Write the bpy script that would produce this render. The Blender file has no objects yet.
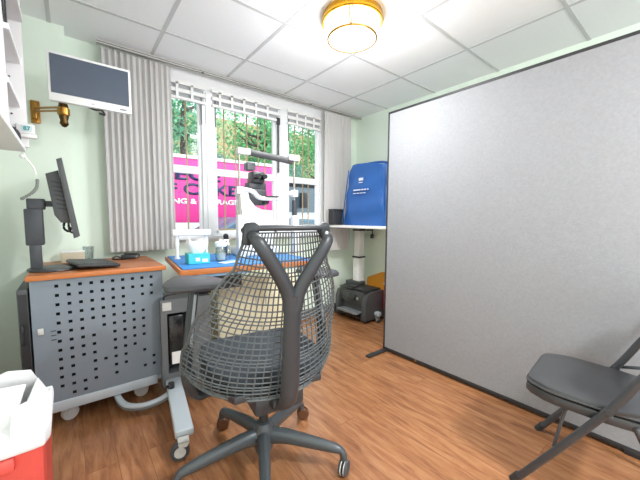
import bpy, bmesh, math, random
from mathutils import Vector, Matrix, Euler
random.seed(7)
PI = math.pi
SC = bpy.context.scene
COL = SC.collection
H, CEIL = 1.18, 2.463
WY, LX, RX = 2.95, -0.47, 2.95          # window wall, left wall, right wall

# ------------------------------------------------------------------ materials
def lin(c):
    return tuple(((v/255)/12.92 if v/255 <= .04045 else (((v/255)+.055)/1.055)**2.4) for v in c) + (1.0,)

def mat(name, rgb, rough=.5, metal=0., spec=.5, noise=0., nscale=20., bump=0., bscale=80., stretch=(1,1,1), coat=0., emit=None, estr=0., trans=0., coords='Object'):
    m = bpy.data.materials.new(name); m.use_nodes = True
    nt = m.node_tree; N = nt.nodes; Lk = nt.links
    b = N['Principled BSDF']
    c = lin(rgb)
    b.inputs['Base Color'].default_value = c
    b.inputs['Roughness'].default_value = rough
    b.inputs['Metallic'].default_value = metal
    b.inputs['Specular IOR Level'].default_value = spec
    b.inputs['Coat Weight'].default_value = coat
    b.inputs['Transmission Weight'].default_value = trans
    if emit:
        b.inputs['Emission Color'].default_value = lin(emit); b.inputs['Emission Strength'].default_value = estr
    tc = N.new('ShaderNodeTexCoord'); mp = N.new('ShaderNodeMapping'); mp.inputs['Scale'].default_value = stretch
    Lk.new(tc.outputs[coords], mp.inputs['Vector'])
    n1 = N.new('ShaderNodeTexNoise'); n1.inputs['Scale'].default_value = nscale; n1.inputs['Detail'].default_value = 6
    Lk.new(mp.outputs[0], n1.inputs['Vector'])
    mx = N.new('ShaderNodeMix'); mx.data_type = 'RGBA'
    mx.inputs[6].default_value = tuple(max(0, v*(1-noise)) for v in c[:3]) + (1,)
    mx.inputs[7].default_value = tuple(min(1, v*(1+noise)) for v in c[:3]) + (1,)
    Lk.new(n1.outputs['Fac'], mx.inputs[0]); Lk.new(mx.outputs[2], b.inputs['Base Color'])
    if bump:
        n2 = N.new('ShaderNodeTexNoise'); n2.inputs['Scale'].default_value = bscale; n2.inputs['Detail'].default_value = 4
        Lk.new(mp.outputs[0], n2.inputs['Vector'])
        bp = N.new('ShaderNodeBump'); bp.inputs['Strength'].default_value = bump; bp.inputs['Distance'].default_value = .004
        Lk.new(n2.outputs['Fac'], bp.inputs['Height']); Lk.new(bp.outputs[0], b.inputs['Normal'])
    return m

def floor_mat():
    m = bpy.data.materials.new('wood_plank_floor'); m.use_nodes = True
    nt = m.node_tree; N = nt.nodes; Lk = nt.links; b = N['Principled BSDF']
    tc = N.new('ShaderNodeTexCoord')
    mp = N.new('ShaderNodeMapping'); mp.inputs['Rotation'].default_value = (0, 0, PI/2)
    Lk.new(tc.outputs['Object'], mp.inputs['Vector'])
    br = N.new('ShaderNodeTexBrick'); br.offset = .37
    br.inputs['Scale'].default_value = 1; br.inputs['Brick Width'].default_value = 1.25; br.inputs['Row Height'].default_value = .127
    br.inputs['Mortar Size'].default_value = .0016; br.inputs['Mortar Smooth'].default_value = .3; br.inputs['Bias'].default_value = 0
    br.inputs['Color1'].default_value = (0, 0, 0, 1); br.inputs['Color2'].default_value = (1, 1, 1, 1); br.inputs['Mortar'].default_value = (.5, .5, .5, 1)
    Lk.new(mp.outputs[0], br.inputs['Vector'])
    # grain: noise stretched along the boards, offset per board
    sc = N.new('ShaderNodeMapping'); sc.inputs['Scale'].default_value = (2.6, 17, 1)
    Lk.new(mp.outputs[0], sc.inputs['Vector'])
    ad = N.new('ShaderNodeVectorMath'); ad.operation = 'MULTIPLY_ADD'
    ad.inputs[1].default_value = (7, 3, 0); Lk.new(br.outputs['Color'], ad.inputs[0]); Lk.new(sc.outputs[0], ad.inputs[2])
    g = N.new('ShaderNodeTexNoise'); g.inputs['Scale'].default_value = 1.6; g.inputs['Detail'].default_value = 8; g.inputs['Roughness'].default_value = .62; g.inputs['Distortion'].default_value = .6
    Lk.new(ad.outputs[0], g.inputs['Vector'])
    rp = N.new('ShaderNodeValToRGB'); e = rp.color_ramp.elements
    e[0].position = .30; e[0].color = lin((128, 82, 53)); e[1].position = .78; e[1].color = lin((188, 138, 98))
    k = rp.color_ramp.elements.new(.5); k.color = lin((160, 109, 72))
    Lk.new(g.outputs['Fac'], rp.inputs['Fac'])
    # board to board tone
    mx = N.new('ShaderNodeMix'); mx.data_type = 'RGBA'; mx.blend_type = 'MULTIPLY'; mx.inputs[0].default_value = 1
    tr = N.new('ShaderNodeValToRGB'); tr.color_ramp.elements[0].color = (.88, .86, .84, 1); tr.color_ramp.elements[1].color = (1, 1, 1, 1)
    Lk.new(br.outputs['Color'], tr.inputs['Fac'])
    Lk.new(rp.outputs['Color'], mx.inputs[6]); Lk.new(tr.outputs['Color'], mx.inputs[7])
    # joints
    mj = N.new('ShaderNodeMix'); mj.data_type = 'RGBA'; mj.inputs[7].default_value = lin((132, 84, 56))
    Lk.new(br.outputs['Fac'], mj.inputs[0]); Lk.new(mx.outputs[2], mj.inputs[6])
    Lk.new(mj.outputs[2], b.inputs['Base Color'])
    b.inputs['Roughness'].default_value = .27; b.inputs['Specular IOR Level'].default_value = .6
    bp = N.new('ShaderNodeBump'); bp.inputs['Strength'].default_value = .12; bp.inputs['Distance'].default_value = .002
    Lk.new(g.outputs['Fac'], bp.inputs['Height']); Lk.new(bp.outputs[0], b.inputs['Normal'])
    return m

def glass_mat(name, tint=(255, 255, 255), gloss=.06):
    m = bpy.data.materials.new(name); m.use_nodes = True
    nt = m.node_tree; N = nt.nodes; Lk = nt.links
    N.remove(N['Principled BSDF']); out = N['Material Output']
    t = N.new('ShaderNodeBsdfTransparent'); t.inputs[0].default_value = lin(tint)
    g = N.new('ShaderNodeBsdfGlossy'); g.inputs['Roughness'].default_value = .03
    mx = N.new('ShaderNodeMixShader'); mx.inputs[0].default_value = gloss
    Lk.new(t.outputs[0], mx.inputs[1]); Lk.new(g.outputs[0], mx.inputs[2]); Lk.new(mx.outputs[0], out.inputs['Surface'])
    return m

def emit_mat(name, rgb, s):
    m = mat(name, rgb, .4, emit=rgb, estr=s); return m

M = dict(
    wall=mat('pale_green_paint', (236, 248, 234), .75, noise=.02, nscale=3, bump=.05, bscale=120),
    ceil=mat('ceiling_tile_white', (246, 247, 248), .9, noise=.03, nscale=60, bump=.08, bscale=200),
    grid=mat('ceiling_grid_grey', (204, 205, 205), .7, noise=.02),
    floor=floor_mat(),
    white=mat('white_painted_wood', (240, 240, 240), .45, noise=.02, nscale=5),
    frame=mat('white_window_frame', (240, 241, 242), .4, noise=.02, nscale=8),
    sash=mat('white_sash_rail', (244, 245, 246), .4, noise=.01),
    plastic=mat('white_plastic', (242, 242, 240), .35, noise=.01),
    curtain=mat('grey_beige_curtain', (206, 204, 202), .9, noise=.06, nscale=40, bump=.2, bscale=300, stretch=(1, 1, .1)),
    rail=mat('aluminium_rail', (140, 138, 134), .4, .4, noise=.03),
    railw=mat('white_rail', (212, 211, 208), .5),
    brass=mat('aged_brass', (176, 128, 62), .3, .9, noise=.25, nscale=30),
    brassd=mat('dark_bronze', (92, 70, 40), .35, .85, noise=.3, nscale=30),
    gold=mat('polished_gold_brass', (232, 178, 52), .22, .95, noise=.1, nscale=15),
    lampglass=emit_mat('lit_opal_glass', (255, 246, 226), 1.3),
    lampdisc=emit_mat('lit_opal_glass_disc', (255, 252, 246), 2.4),
    screen=mat('dark_lcd_screen', (84, 94, 110), .22, noise=.12, nscale=3, spec=.5),
    black=mat('black_plastic', (46, 47, 49), .42, noise=.06, nscale=30),
    blackg=mat('black_glossy_plastic', (30, 31, 33), .22, noise=.05),
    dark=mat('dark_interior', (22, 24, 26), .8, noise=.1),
    char=mat('charcoal_plastic', (62, 64, 68), .38, noise=.05, nscale=20),
    stand=mat('charcoal_metal', (76, 79, 85), .45, .2, noise=.05),
    monback=mat('grey_black_plastic', (82, 84, 86), .45, noise=.15, nscale=40),
    cart=mat('blue_grey_steel', (130, 141, 151), .42, .15, noise=.05, nscale=6),
    cartl=mat('light_blue_grey_steel', (196, 206, 214), .38, .1, noise=.03),
    housing=mat('grey_steel_housing', (112, 116, 120), .45, .15, noise=.06),
    wood=mat('orange_wood_laminate', (172, 104, 60), .35, noise=.25, nscale=9, stretch=(1, 9, 1)),
    edge=mat('orange_wood_edge', (198, 118, 62), .35, noise=.15, nscale=9, stretch=(1, 1, 9)),
    tyre=mat('dark_rubber', (70, 72, 74), .6, noise=.05),
    hubw=mat('grey_white_wheel', (206, 206, 202), .5, noise=.05),
    bluemat=mat('blue_mat', (52, 132, 206), .6, noise=.06),
    teal=mat('teal_tissue_carton', (66, 196, 202), .5, noise=.35, nscale=14),
    paper=mat('white_paper', (246, 246, 246), .85, noise=.02),
    strand=mat('grey_elastomer_strand', (88, 94, 96), .38, noise=.05),
    seatf=mat('dark_grey_seat_fabric', (58, 64, 72), .85, noise=.2, nscale=90, bump=.2, bscale=300),
    chairb=mat('dark_grey_chair_frame', (52, 55, 59), .36, noise=.04),
    legm=mat('slate_grey_base', (74, 80, 84), .3, .1, noise=.05),
    brownrefl=mat('caster_brown_reflection', (96, 62, 40), .35, noise=.1),  # reflected brown put into the colour of dark casters
    fabric=mat('grey_tackable_fabric', (146, 147, 150), .95, noise=.14, nscale=70, bump=.35, bscale=260),
    bframe=mat('black_panel_frame', (44, 44, 46), .5, noise=.05),
    vinyl=mat('dark_grey_vinyl', (66, 67, 69), .30, noise=.04, bump=.1, bscale=220),
    tubem=mat('grey_steel_tube', (72, 74, 78), .35, .3, noise=.04),
    red=mat('red_plastic', (222, 86, 76), .42, noise=.04, nscale=5),
    liner=mat('white_liner_card', (240, 240, 242), .7, noise=.02),
    bagblue=mat('blue_nylon', (34, 92, 164), .5, noise=.15, nscale=7, bump=.3, bscale=9),
    bagblk=mat('black_nylon', (50, 51, 54), .7, noise=.2, nscale=30),
    orange=mat('orange_card', (228, 152, 40), .6, noise=.05),
    redbox=mat('red_sharps_box', (206, 50, 50), .45, noise=.05),
    cream=mat('cream_card', (246, 238, 206), .7, noise=.06, nscale=4),
    printer=mat('dark_grey_printer', (72, 73, 74), .45, noise=.06),
    base=mat('grey_vinyl_skirting', (92, 94, 94), .6, noise=.05),
    glass=glass_mat('window_glass', (250, 254, 255), .012),
    clear=glass_mat('clear_plastic', (236, 240, 240), .14),
    guard=mat('tan_iron_bar', (176, 152, 112), .6, noise=.1),
    pink=mat('pink_truck_paint', (238, 62, 150), .45, noise=.03, nscale=1),
    navy=mat('navy_lettering', (36, 36, 92), .5),
    wlet=mat('white_lettering', (250, 250, 250), .5),
    twhite=mat('white_truck_paint', (236, 238, 242), .35),
    tglass=mat('truck_window_glass', (96, 112, 122), .08, spec=.8, noise=.3, nscale=1.5),
    lightblue=mat('light_blue_plastic', (150, 190, 226), .45),
    tealtext=mat('teal_display_text', (40, 160, 170), .5),
    beige=mat('beige_carton', (206, 196, 172), .7, noise=.05),
    leaf1=mat('green_leaves', (124, 190, 130), .6, noise=.5, nscale=1.4),
    leaf2=mat('light_green_leaves', (166, 212, 162), .6, noise=.5, nscale=1.2),
    leaf3=mat('blue_green_leaves', (116, 178, 142), .6, noise=.5, nscale=1.2),
    bark=mat('grey_bark', (92, 84, 80), .9, noise=.3, nscale=8, bump=.4, bscale=20),
    facade=mat('pale_facade', (190, 168, 126), .9, noise=.12, nscale=.8),
    asphalt=mat('grey_asphalt', (140, 142, 146), .9, noise=.12, nscale=4),
    pave=mat('pale_pavement', (190, 190, 188), .9, noise=.08, nscale=3),
    carblue=mat('blue_grey_car_paint', (88, 116, 138), .25, .3),
)

# ------------------------------------------------------------------ geometry helpers
class G:
    def __init__(s): s.bm = bmesh.new()
    def _xf(s, vs, Mx):
        bmesh.ops.transform(s.bm, matrix=Mx, verts=vs)
    def box(s, c, d, rot=(0, 0, 0), bev=0., seg=2):
        r = bmesh.ops.create_cube(s.bm, size=1.0); vs = r['verts']
        bmesh.ops.scale(s.bm, vec=Vector(d), verts=vs)
        if bev:
            es = list({e for v in vs for e in v.link_edges})
            rr = bmesh.ops.bevel(s.bm, geom=es, offset=bev, segments=seg, affect='EDGES', profile=.5)
            vs = list({v for f in rr['faces'] for v in f.verts} | {v for v in vs if v.is_valid})
        s._xf(vs, Matrix.Translation(Vector(c)) @ Euler(rot).to_matrix().to_4x4())
        return s
    def b2(s, a, b, bev=0., seg=2):
        a, b = Vector(a), Vector(b)
        return s.box((a+b)/2, [abs(b[i]-a[i]) for i in range(3)], bev=bev, seg=seg)
    def cyl(s, p, q, r1, r2=None, n=20, cap=True):
        p, q = Vector(p), Vector(q); r2 = r1 if r2 is None else r2
        d = q-p
        r = bmesh.ops.create_cone(s.bm, cap_ends=cap, segments=n, radius1=r1, radius2=r2, depth=d.length)
        s._xf(r['verts'], Matrix.Translation((p+q)/2) @ d.to_track_quat('Z', 'Y').to_matrix().to_4x4())
        return s
    def sph(s, c, r, sc=(1, 1, 1), n=16):
        rr = bmesh.ops.create_uvsphere(s.bm, u_segments=n, v_segments=max(6, n//2), radius=r)
        s._xf(rr['verts'], Matrix.Translation(Vector(c)) @ Matrix.Diagonal((*sc, 1)))
        return s
    def sweep(s, pts, w, h=None, up=(0, 0, 1), n=8, cap=True):
        """tube through pts; w / h = half width and half height (number or one per point)"""
        pts = [Vector(p) for p in pts]; K = len(pts)
        W = w if isinstance(w, (list, tuple)) else [w]*K
        Hh = W if h is None else (h if isinstance(h, (list, tuple)) else [h]*K)
        up = Vector(up); rings = []
        for i, p in enumerate(pts):
            t = (pts[min(i+1, K-1)]-pts[max(i-1, 0)]).normalized()
            sd = t.cross(up)
            if sd.length < 1e-4: sd = t.cross(Vector((1, 0, 0)))
            sd.normalize(); u = sd.cross(t).normalized()
            rings.append([s.bm.verts.new(p + sd*math.cos(2*PI*k/n)*W[i] + u*math.sin(2*PI*k/n)*Hh[i]) for k in range(n)])
        for a, b in zip(rings, rings[1:]):
            for k in range(n):
                s.bm.faces.new((a[k], a[(k+1) % n], b[(k+1) % n], b[k]))
        if cap:
            s.bm.faces.new(rings[0][::-1]); s.bm.faces.new(rings[-1])
        return s
    def lathe(s, prof, c=(0, 0, 0), n=32, rot=(0, 0, 0)):
        Mx = Matrix.Translation(Vector(c)) @ Euler(rot).to_matrix().to_4x4()
        rings = []
        for r, z in prof:
            if r < 1e-5: rings.append([s.bm.verts.new(Mx @ Vector((0, 0, z)))])
            else: rings.append([s.bm.verts.new(Mx @ Vector((r*math.cos(2*PI*k/n), r*math.sin(2*PI*k/n), z))) for k in range(n)])
        for a, b in zip(rings, rings[1:]):
            for k in range(n):
                k2 = (k+1) % n
                if len(a) == 1 and len(b) == 1: continue
                if len(a) == 1: s.bm.faces.new((a[0], b[k], b[k2]))
                elif len(b) == 1: s.bm.faces.new((a[k], a[k2], b[0]))
                else: s.bm.faces.new((a[k], a[k2], b[k2], b[k]))
        return s
    def prism(s, poly, lo, hi, axis='z', bev=0.):
        """extrude a 2D polygon between lo and hi along axis (poly in the other two axes, in order)"""
        def v(a, b, t): return {'z': (a, b, t), 'y': (a, t, b), 'x': (t, a, b)}[axis]
        A = [s.bm.verts.new(v(a, b, lo)) for a, b in poly]; B = [s.bm.verts.new(v(a, b, hi)) for a, b in poly]
        fs = [s.bm.faces.new(A), s.bm.faces.new(B)]
        for i in range(len(poly)):
            j = (i+1) % len(poly); fs.append(s.bm.faces.new((A[i], A[j], B[j], B[i])))
        bmesh.ops.recalc_face_normals(s.bm, faces=fs)
        if bev:
            es = list({e for f in fs[:2] for e in f.edges})
            bmesh.ops.bevel(s.bm, geom=es, offset=bev, segments=2, affect='EDGES', profile=.5)
        return s
    def quadgrid(s, fn, nu, nv):
        V = [[s.bm.verts.new(fn(i/nu, j/nv)) for j in range(nv+1)] for i in range(nu+1)]
        for i in range(nu):
            for j in range(nv):
                s.bm.faces.new((V[i][j], V[i+1][j], V[i+1][j+1], V[i][j+1]))
        return s
    def done(s, name, m, parent=None, label=None, smooth=True, solid=0., flip=False):
        if solid:
            bmesh.ops.recalc_face_normals(s.bm, faces=s.bm.faces[:])
            bmesh.ops.solidify(s.bm, geom=s.bm.faces[:], thickness=solid)
        bmesh.ops.recalc_face_normals(s.bm, faces=s.bm.faces[:])
        me = bpy.data.meshes.new(name); s.bm.to_mesh(me); s.bm.free()
        me.materials.append(m)
        if smooth:
            me.shade_smooth()
            try: me.set_sharp_from_angle(angle=math.radians(38))
            except Exception: pass
        o = bpy.data.objects.new(name, me); COL.objects.link(o)
        if parent: o.parent = parent
        if label: o['label'] = label
        return o

def thing(name, label, cat, loc=(0, 0, 0), rz=0., group=None):
    o = bpy.data.objects.new(name, None); COL.objects.link(o)
    o.empty_display_size = .05
    o.location = loc; o.rotation_euler = (0, 0, rz)
    o['label'] = label; o['category'] = cat
    if group: o['group'] = group
    return o
def tag(o, label, cat, group=None, kind=None):
    o['label'] = label; o['category'] = cat
    if group: o['group'] = group
    if kind: o['kind'] = kind
    return o
def struct(o, label=None):
    o['kind'] = 'structure'
    if label: o['label'] = label
    return o
def structE(name):
    o = bpy.data.objects.new(name, None); COL.objects.link(o); o['kind'] = 'structure'; return o
def smooth_pts(P, n=6):
    """Catmull-Rom through points"""
    P = [Vector(p) for p in P]; out = []
    for i in range(len(P)-1):
        p0, p1, p2, p3 = P[max(i-1, 0)], P[i], P[i+1], P[min(i+2, len(P)-1)]
        for k in range(n):
            t = k/n
            out.append(.5*((2*p1)+(p2-p0)*t+(2*p0-5*p1+4*p2-p3)*t*t+(3*p1-p0-3*p2+p3)*t**3))
    out.append(P[-1]); return out

def text_part(name, body, m, parent, width, height, loc, rot, bold=0.02, extr=.004):
    cu = bpy.data.curves.new(name, 'FONT'); cu.body = body; cu.size = 1; cu.extrude = 0.0; cu.offset = bold
    tmp = bpy.data.objects.new('tmp', cu); COL.objects.link(tmp)
    bpy.context.view_layer.update()
    dg = bpy.context.evaluated_depsgraph_get()
    me = bpy.data.meshes.new_from_object(tmp.evaluated_get(dg))
    bpy.data.objects.remove(tmp); bpy.data.curves.remove(cu)
    xs = [v.co.x for v in me.vertices]; ys = [v.co.y for v in me.vertices]
    x0, x1, y0, y1 = min(xs), max(xs), min(ys), max(ys)
    for v in me.vertices:
        v.co.x = (v.co.x-x0)/(x1-x0)*width; v.co.y = (v.co.y-y0)/(y1-y0)*height
    bm = bmesh.new(); bm.from_mesh(me)
    bmesh.ops.solidify(bm, geom=bm.faces[:], thickness=extr); bm.to_mesh(me); bm.free()
    me.materials.clear(); me.materials.append(m); me.name = name
    o = bpy.data.objects.new(name, me); COL.objects.link(o)
    o.parent = parent; o.location = loc; o.rotation_euler = rot
    return o

# ------------------------------------------------------------------ camera
def setup_camera():
    f, p, r, yaw, sh = 311.2666, math.radians(4.64091), math.radians(.34278), math.radians(38.60494), 3.924
    cy, sy = math.cos(yaw), math.sin(yaw)
    F = Vector((sy*math.cos(p), cy*math.cos(p), -math.sin(p))); R = Vector((cy, -sy, 0)); U = R.cross(F)
    R2 = R*math.cos(r)+U*math.sin(r); U2 = -R*math.sin(r)+U*math.cos(r)
    cam = bpy.data.cameras.new('camera'); o = bpy.data.objects.new('camera', cam); COL.objects.link(o)
    mx = Matrix((R2, U2, -F)).transposed().to_4x4(); mx.translation = (0, 0, H)
    o.matrix_world = mx
    cam.sensor_fit = 'HORIZONTAL'; cam.sensor_width = 36; cam.lens = f/640*36; cam.shift_y = sh/640
    cam.clip_start = .02; cam.clip_end = 200
    SC.camera = o
setup_camera()

# ------------------------------------------------------------------ room shell
BACK = -1.7
struct(G().b2((LX-.1, BACK, -.06), (RX+.1, WY+.15, 0)).done('floor', M['floor'], smooth=False))
struct(G().b2((LX-.1, BACK, CEIL), (RX+.1, WY+.15, CEIL+.06)).done('ceiling', M['ceil'], smooth=False))
g = G()
for j in range(-2, 5):
    x = .558+j*.6133
    if LX < x < RX: g.b2((x-.011, BACK, CEIL-.003), (x+.011, WY-.01, CEIL+.001))
for i in range(-1, 7):
    y = 2.445-i*.6056
    if BACK < y < WY-.05: g.b2((LX, y-.011, CEIL-.0035), (RX, y+.011, CEIL+.001))
struct(g.done('trim_1', M['grid'], smooth=False))
struct(G().b2((LX-.1, BACK, 0), (LX, WY, CEIL)).done('wall_left', M['wall'], smooth=False))
struct(G().b2((RX, BACK, 0), (RX+.1, WY, CEIL)).done('wall_right', M['wall'], smooth=False))
# window wall with the opening
OX0, OX1, OZ0, OZ1 = .62, 2.40, .985, 2.34
g = G()
g.b2((LX-.1, WY, 0), (OX0, WY+.15, CEIL)).b2((OX1, WY, 0), (RX+.1, WY+.15, CEIL))
g.b2((OX0, WY, 0), (OX1, WY+.15, OZ0)).b2((OX0, WY, OZ1), (OX1, WY+.15, CEIL))
struct(g.done('wall_window', M['wall'], smooth=False))
struct(G().b2((LX, 2.815, 0), (.022, WY, CEIL)).done('trim_2', M['wall'], smooth=False))          # shallow pilaster in the corner
struct(G().b2((RX-.012, BACK, 0), (RX, WY, .10)).done('baseboard_right', M['base'], smooth=False))
struct(G().b2((.022, WY-.012, 0), (RX-.012, WY, .10)).done('baseboard_window', M['base'], smooth=False))
# window
win = structE('window_1'); win.location = (0, 0, 0)
g = G()
fy0, fy1 = 2.93, 3.02
g.b2((OX0, fy0, OZ0), (.690, fy1, OZ1)).b2((2.33, fy0, OZ0), (OX1, fy1, OZ1))
g.b2((.690, fy0, OZ0-.02), (2.33, fy1, 1.03)).b2((.690, fy0, 2.315), (2.33, fy1, OZ1))
g.done('window_frame', M['frame'], win, smooth=False)
for a, b in ((.965, 1.085), (1.745, 1.895)):
    g = G().b2((a, fy0, 1.03), (b, fy1, 2.315)).b2((a+.035, fy0-.012, 1.03), (b-.035, fy0, 2.315))
    g.done('mullion', M['frame'], win, smooth=False)
for x in (.962, 1.088, 1.892):
    G().b2((x-.004, 2.924, 2.02), (x+.004, 2.931, 2.29)).done('gasket', M['char'], win, smooth=False)
for a, b in ((.690, .965), (1.085, 1.745), (1.895, 2.33)):
    G().b2((a, 2.955, 1.58), (b, 3.0, 1.645)).done('sash_rail', M['sash'], win, smooth=False)
    g = G().b2((a, 2.96, 1.03), (a+.022, 3.0, 2.315)).b2((b-.022, 2.96, 1.03), (b, 3.0, 2.315)).b2((a, 2.96, 1.03), (b, 3.0, 1.06))
    g.done('sash', M['sash'], win, smooth=False)
    G().b2((a+.022, 2.983, 1.06), (b-.022, 2.987, 1.58)).done('pane', M['glass'], win, smooth=False)
    G().b2((a+.022, 2.975, 1.645), (b-.022, 2.979, 2.315)).done('pane', M['glass'], win, smooth=False)
G().b2((.60, 2.86, .985), (2.36, 2.945, 1.015), bev=.006).done('sill', M['frame'], win)
struct(G().b2((OX0-.03, 2.93, 2.325), (OX1+.03, WY, CEIL-.01)).done('trim_3', M['frame'], smooth=False))
# raised slatted blind: head box and three slats under white tapes
bars = [.755, .878, 1.125, 1.243, 1.365, 1.492, 1.622, 1.985, 2.10, 2.215]
t = thing('raised_blind', 'white slatted blind drawn up at the head of the window', 'blind', (1.5, 2.92, 2.2))
def rel(g_pts, o): return [Vector(p)-Vector(o) for p in g_pts]
o0 = (1.5, 2.92, 2.2)
def bb(a, b, o, bev=0): return G().b2(Vector(a)-Vector(o), Vector(b)-Vector(o), bev=bev)
for a, b in ((.70, .995), (1.055, 1.77), (1.87, 2.325)):
    bb((a, 2.90, 2.318), (b, 2.928, 2.350), o0).done('head_rail', M['plastic'], t, smooth=False)
    for z in (2.270,):
        bb((a, 2.905, z-.017), (b, 2.926, z+.015), o0).done('slat', M['plastic'], t, smooth=False)
    bb((a, 2.904, 2.195), (b, 2.928, 2.217), o0).done('bottom_rail', M['plastic'], t, smooth=False)
    for x in bars:
        if a < x < b: bb((x-.011, 2.900, 2.197), (x+.011, 2.9045, 2.33), o0).done('ladder_tape', M['plastic'], t, smooth=False)
    bb((a+.01, 2.9285, 2.20), (b-.01, 2.9295, 2.325), o0).done('slat_pack', mat('grey_slat_shade', (172, 174, 178), .7), t, smooth=False)
t = thing('blind_wand', 'thin black blind wand hanging in front of the right window post', 'blind wand', (1.748, 2.905, 1.665))
G().cyl((0, 0, .54), (0, 0, 0), .010, n=8).box((0, 0, .53), (.036, .018, .07)).done('rod', M['black'], t)
# window guard outside
t = thing('window_guard', 'tan iron bars of the guard outside the window', 'window guard', (1.5, 3.12, 1.0))
for x in bars + [1.705, 2.30]:
    G().cyl((x-1.5, 0, 0), (x-1.5, 0, 1.33), .0075, n=8).done('bar', M['guard'], t)
for z in (.05, 1.27):
    G().b2((.66-1.5, -.004, z), (2.36-1.5, .004, z+.02)).done('cross_bar', M['guard'], t)

# curtains
def curtain(name, label, x0, x1, zb, folds, amp, seed):
    rnd = random.Random(seed); ph = [rnd.uniform(-.35, .35) for _ in range(folds+2)]; am = [rnd.uniform(.6, 1.15) for _ in range(folds+2)]
    ztop = CEIL-.056
    def fn(u, v):
        k = u*folds; i = int(min(k, folds-1)); fr = k-i
        a = am[i]*(1-fr)+am[i+1]*fr; p = ph[i]*(1-fr)+ph[i+1]*fr
        spread = .85+.15*v
        s = math.sin(2*PI*k+p*1.2)
        y = -amp*a*spread*(s if s > 0 else s*.9)
        x = x0+(x1-x0)*u + .010*math.sin(4*PI*k+p)*spread
        return Vector((x-(x0+x1)/2, y, (ztop-zb)*(1-v)))
    t = thing(name, label, 'curtain', ((x0+x1)/2, 2.842, zb), 0, 'curtains at the window')
    G().quadgrid(fn, folds*12, 10).done('drape', M['curtain'], t, solid=.002)
    g = G()
    for i in range(folds*2):
        x = -(x1-x0)/2+(x1-x0)*(i+.5)/(folds*2)
        g.box((x, 0, ztop-zb+.006), (.006, .006, .018))
    g.done('gliders', M['railw'], t)
    return t
curtain('curtain', 'grey pleated curtain behind the white wall monitor', 0.222, .690, .915, 12, .022, 1)
curtain('curtain', 'grey pleated curtain beside the blue bag', 2.325, 2.745, .80, 9, .026, 5)
t = thing('curtain_track', 'slim white and grey curtain track along the ceiling edge', 'curtain rail', (1.5, 2.86, CEIL-.02))
G().b2((-1.30, -.022, -.010), (1.42, .022, .018)).done('track', M['railw'], t, smooth=False)
G().b2((-1.30, -.027, -.016), (1.42, -.020, -.008)).b2((-1.30, -.030, .002), (1.42, -.022, .006)).done('lip', M['rail'], t, smooth=False)
for x in (-.55, .62): G().box((x, -.028, -.012), (.02, .012, .01)).done('clip', M['char'], t)

# ------------------------------------------------------------------ ceiling lamp
LXc, LYc = 1.455, 1.507
def ceiling_lamp(loc, label):
    t = thing('ceiling_light', label, 'ceiling light', loc, .35, group='round ceiling lights')
    G().lathe([(0, 0), (.186, 0), (.190, -.006), (.190, -.022), (.194, -.028), (.194, -.046), (.188, -.052), (.180, -.046), (.178, -.012), (0, -.012)], n=48).done('brass_pan', M['gold'], t)
    G().lathe([(.178, -.048), (.177, -.066), (.170, -.100), (.158, -.128), (.151, -.138)], n=48).done('glass_drum', M['lampglass'], t)
    G().lathe([(.149, -.142), (.12, -.150), (.07, -.155), (0, -.157)], n=48).done('glass_disc', M['lampdisc'], t)
    G().lathe([(.147, -.134), (.156, -.134), (.159, -.140), (.156, -.147), (.148, -.147), (.145, -.140), (.147, -.134)], n=48).done('rim_ring', M['brass'], t)
    for k in range(3):
        a = math.radians(-137+120*k)-.35; ca, sa = math.cos(a), math.sin(a)
        for d in (-.009, .009):
            off = Vector((-sa*d, ca*d, 0))
            G().sweep([Vector((ca*.190, sa*.190, -.045))+off, Vector((ca*.178, sa*.178, -.100))+off*.8, Vector((ca*.158, sa*.158, -.138))+off*.4], .0032, n=6).done('strap', M['brass'], t)
    return t
ceiling_lamp((1.392, -.95, CEIL), 'added unseen round brass ceiling light that brightens the room')  # added fixture out of view, put in to brighten the room
ceiling_lamp((LXc, LYc, CEIL), 'round brass and opal glass ceiling light glowing on the white ceiling')

# ------------------------------------------------------------------ left wall: shelf unit
t = thing('wall_shelf', 'white wall-hung open shelf unit at the left edge', 'shelf', (-.30, 2.0, 1.40))
def P(x, y, z): return (x+.30, y-2.0, z-1.40)
G().b2(P(-.465, 1.98, 1.50), P(-.136, 2.002, 2.44)).done('end_panel', M['white'], t, smooth=False)
G().b2(P(-.465, 1.62, 1.50), P(-.160, 1.642, 2.44)).done('end_panel', M['white'], t, smooth=False)
G().b2(P(-.468, 1.642, 1.50), P(-.455, 1.98, 2.44)).done('back_panel', M['white'], t, smooth=False)
for z, xf in ((2.055, -.128), (1.872, -.145), (1.683, -.155), (2.42, -.136)):
    G().b2(P(-.455, 1.642, z-.010), P(xf, 1.98, z+.010)).done('shelf', M['white'], t, smooth=False)
G().b2(P(-.465, 1.18, 1.483), P(-.150, 2.03, 1.503)).done('bottom_shelf', M['white'], t, smooth=False)
for z in (1.58, 1.64, 1.74, 1.80, 1.93, 1.99, 2.12, 2.18):
    G().cyl(P(-.185, 1.9795, z), P(-.185, 1.9775, z), .004, n=8).done('pin_hole', M['char'], t)
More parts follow.
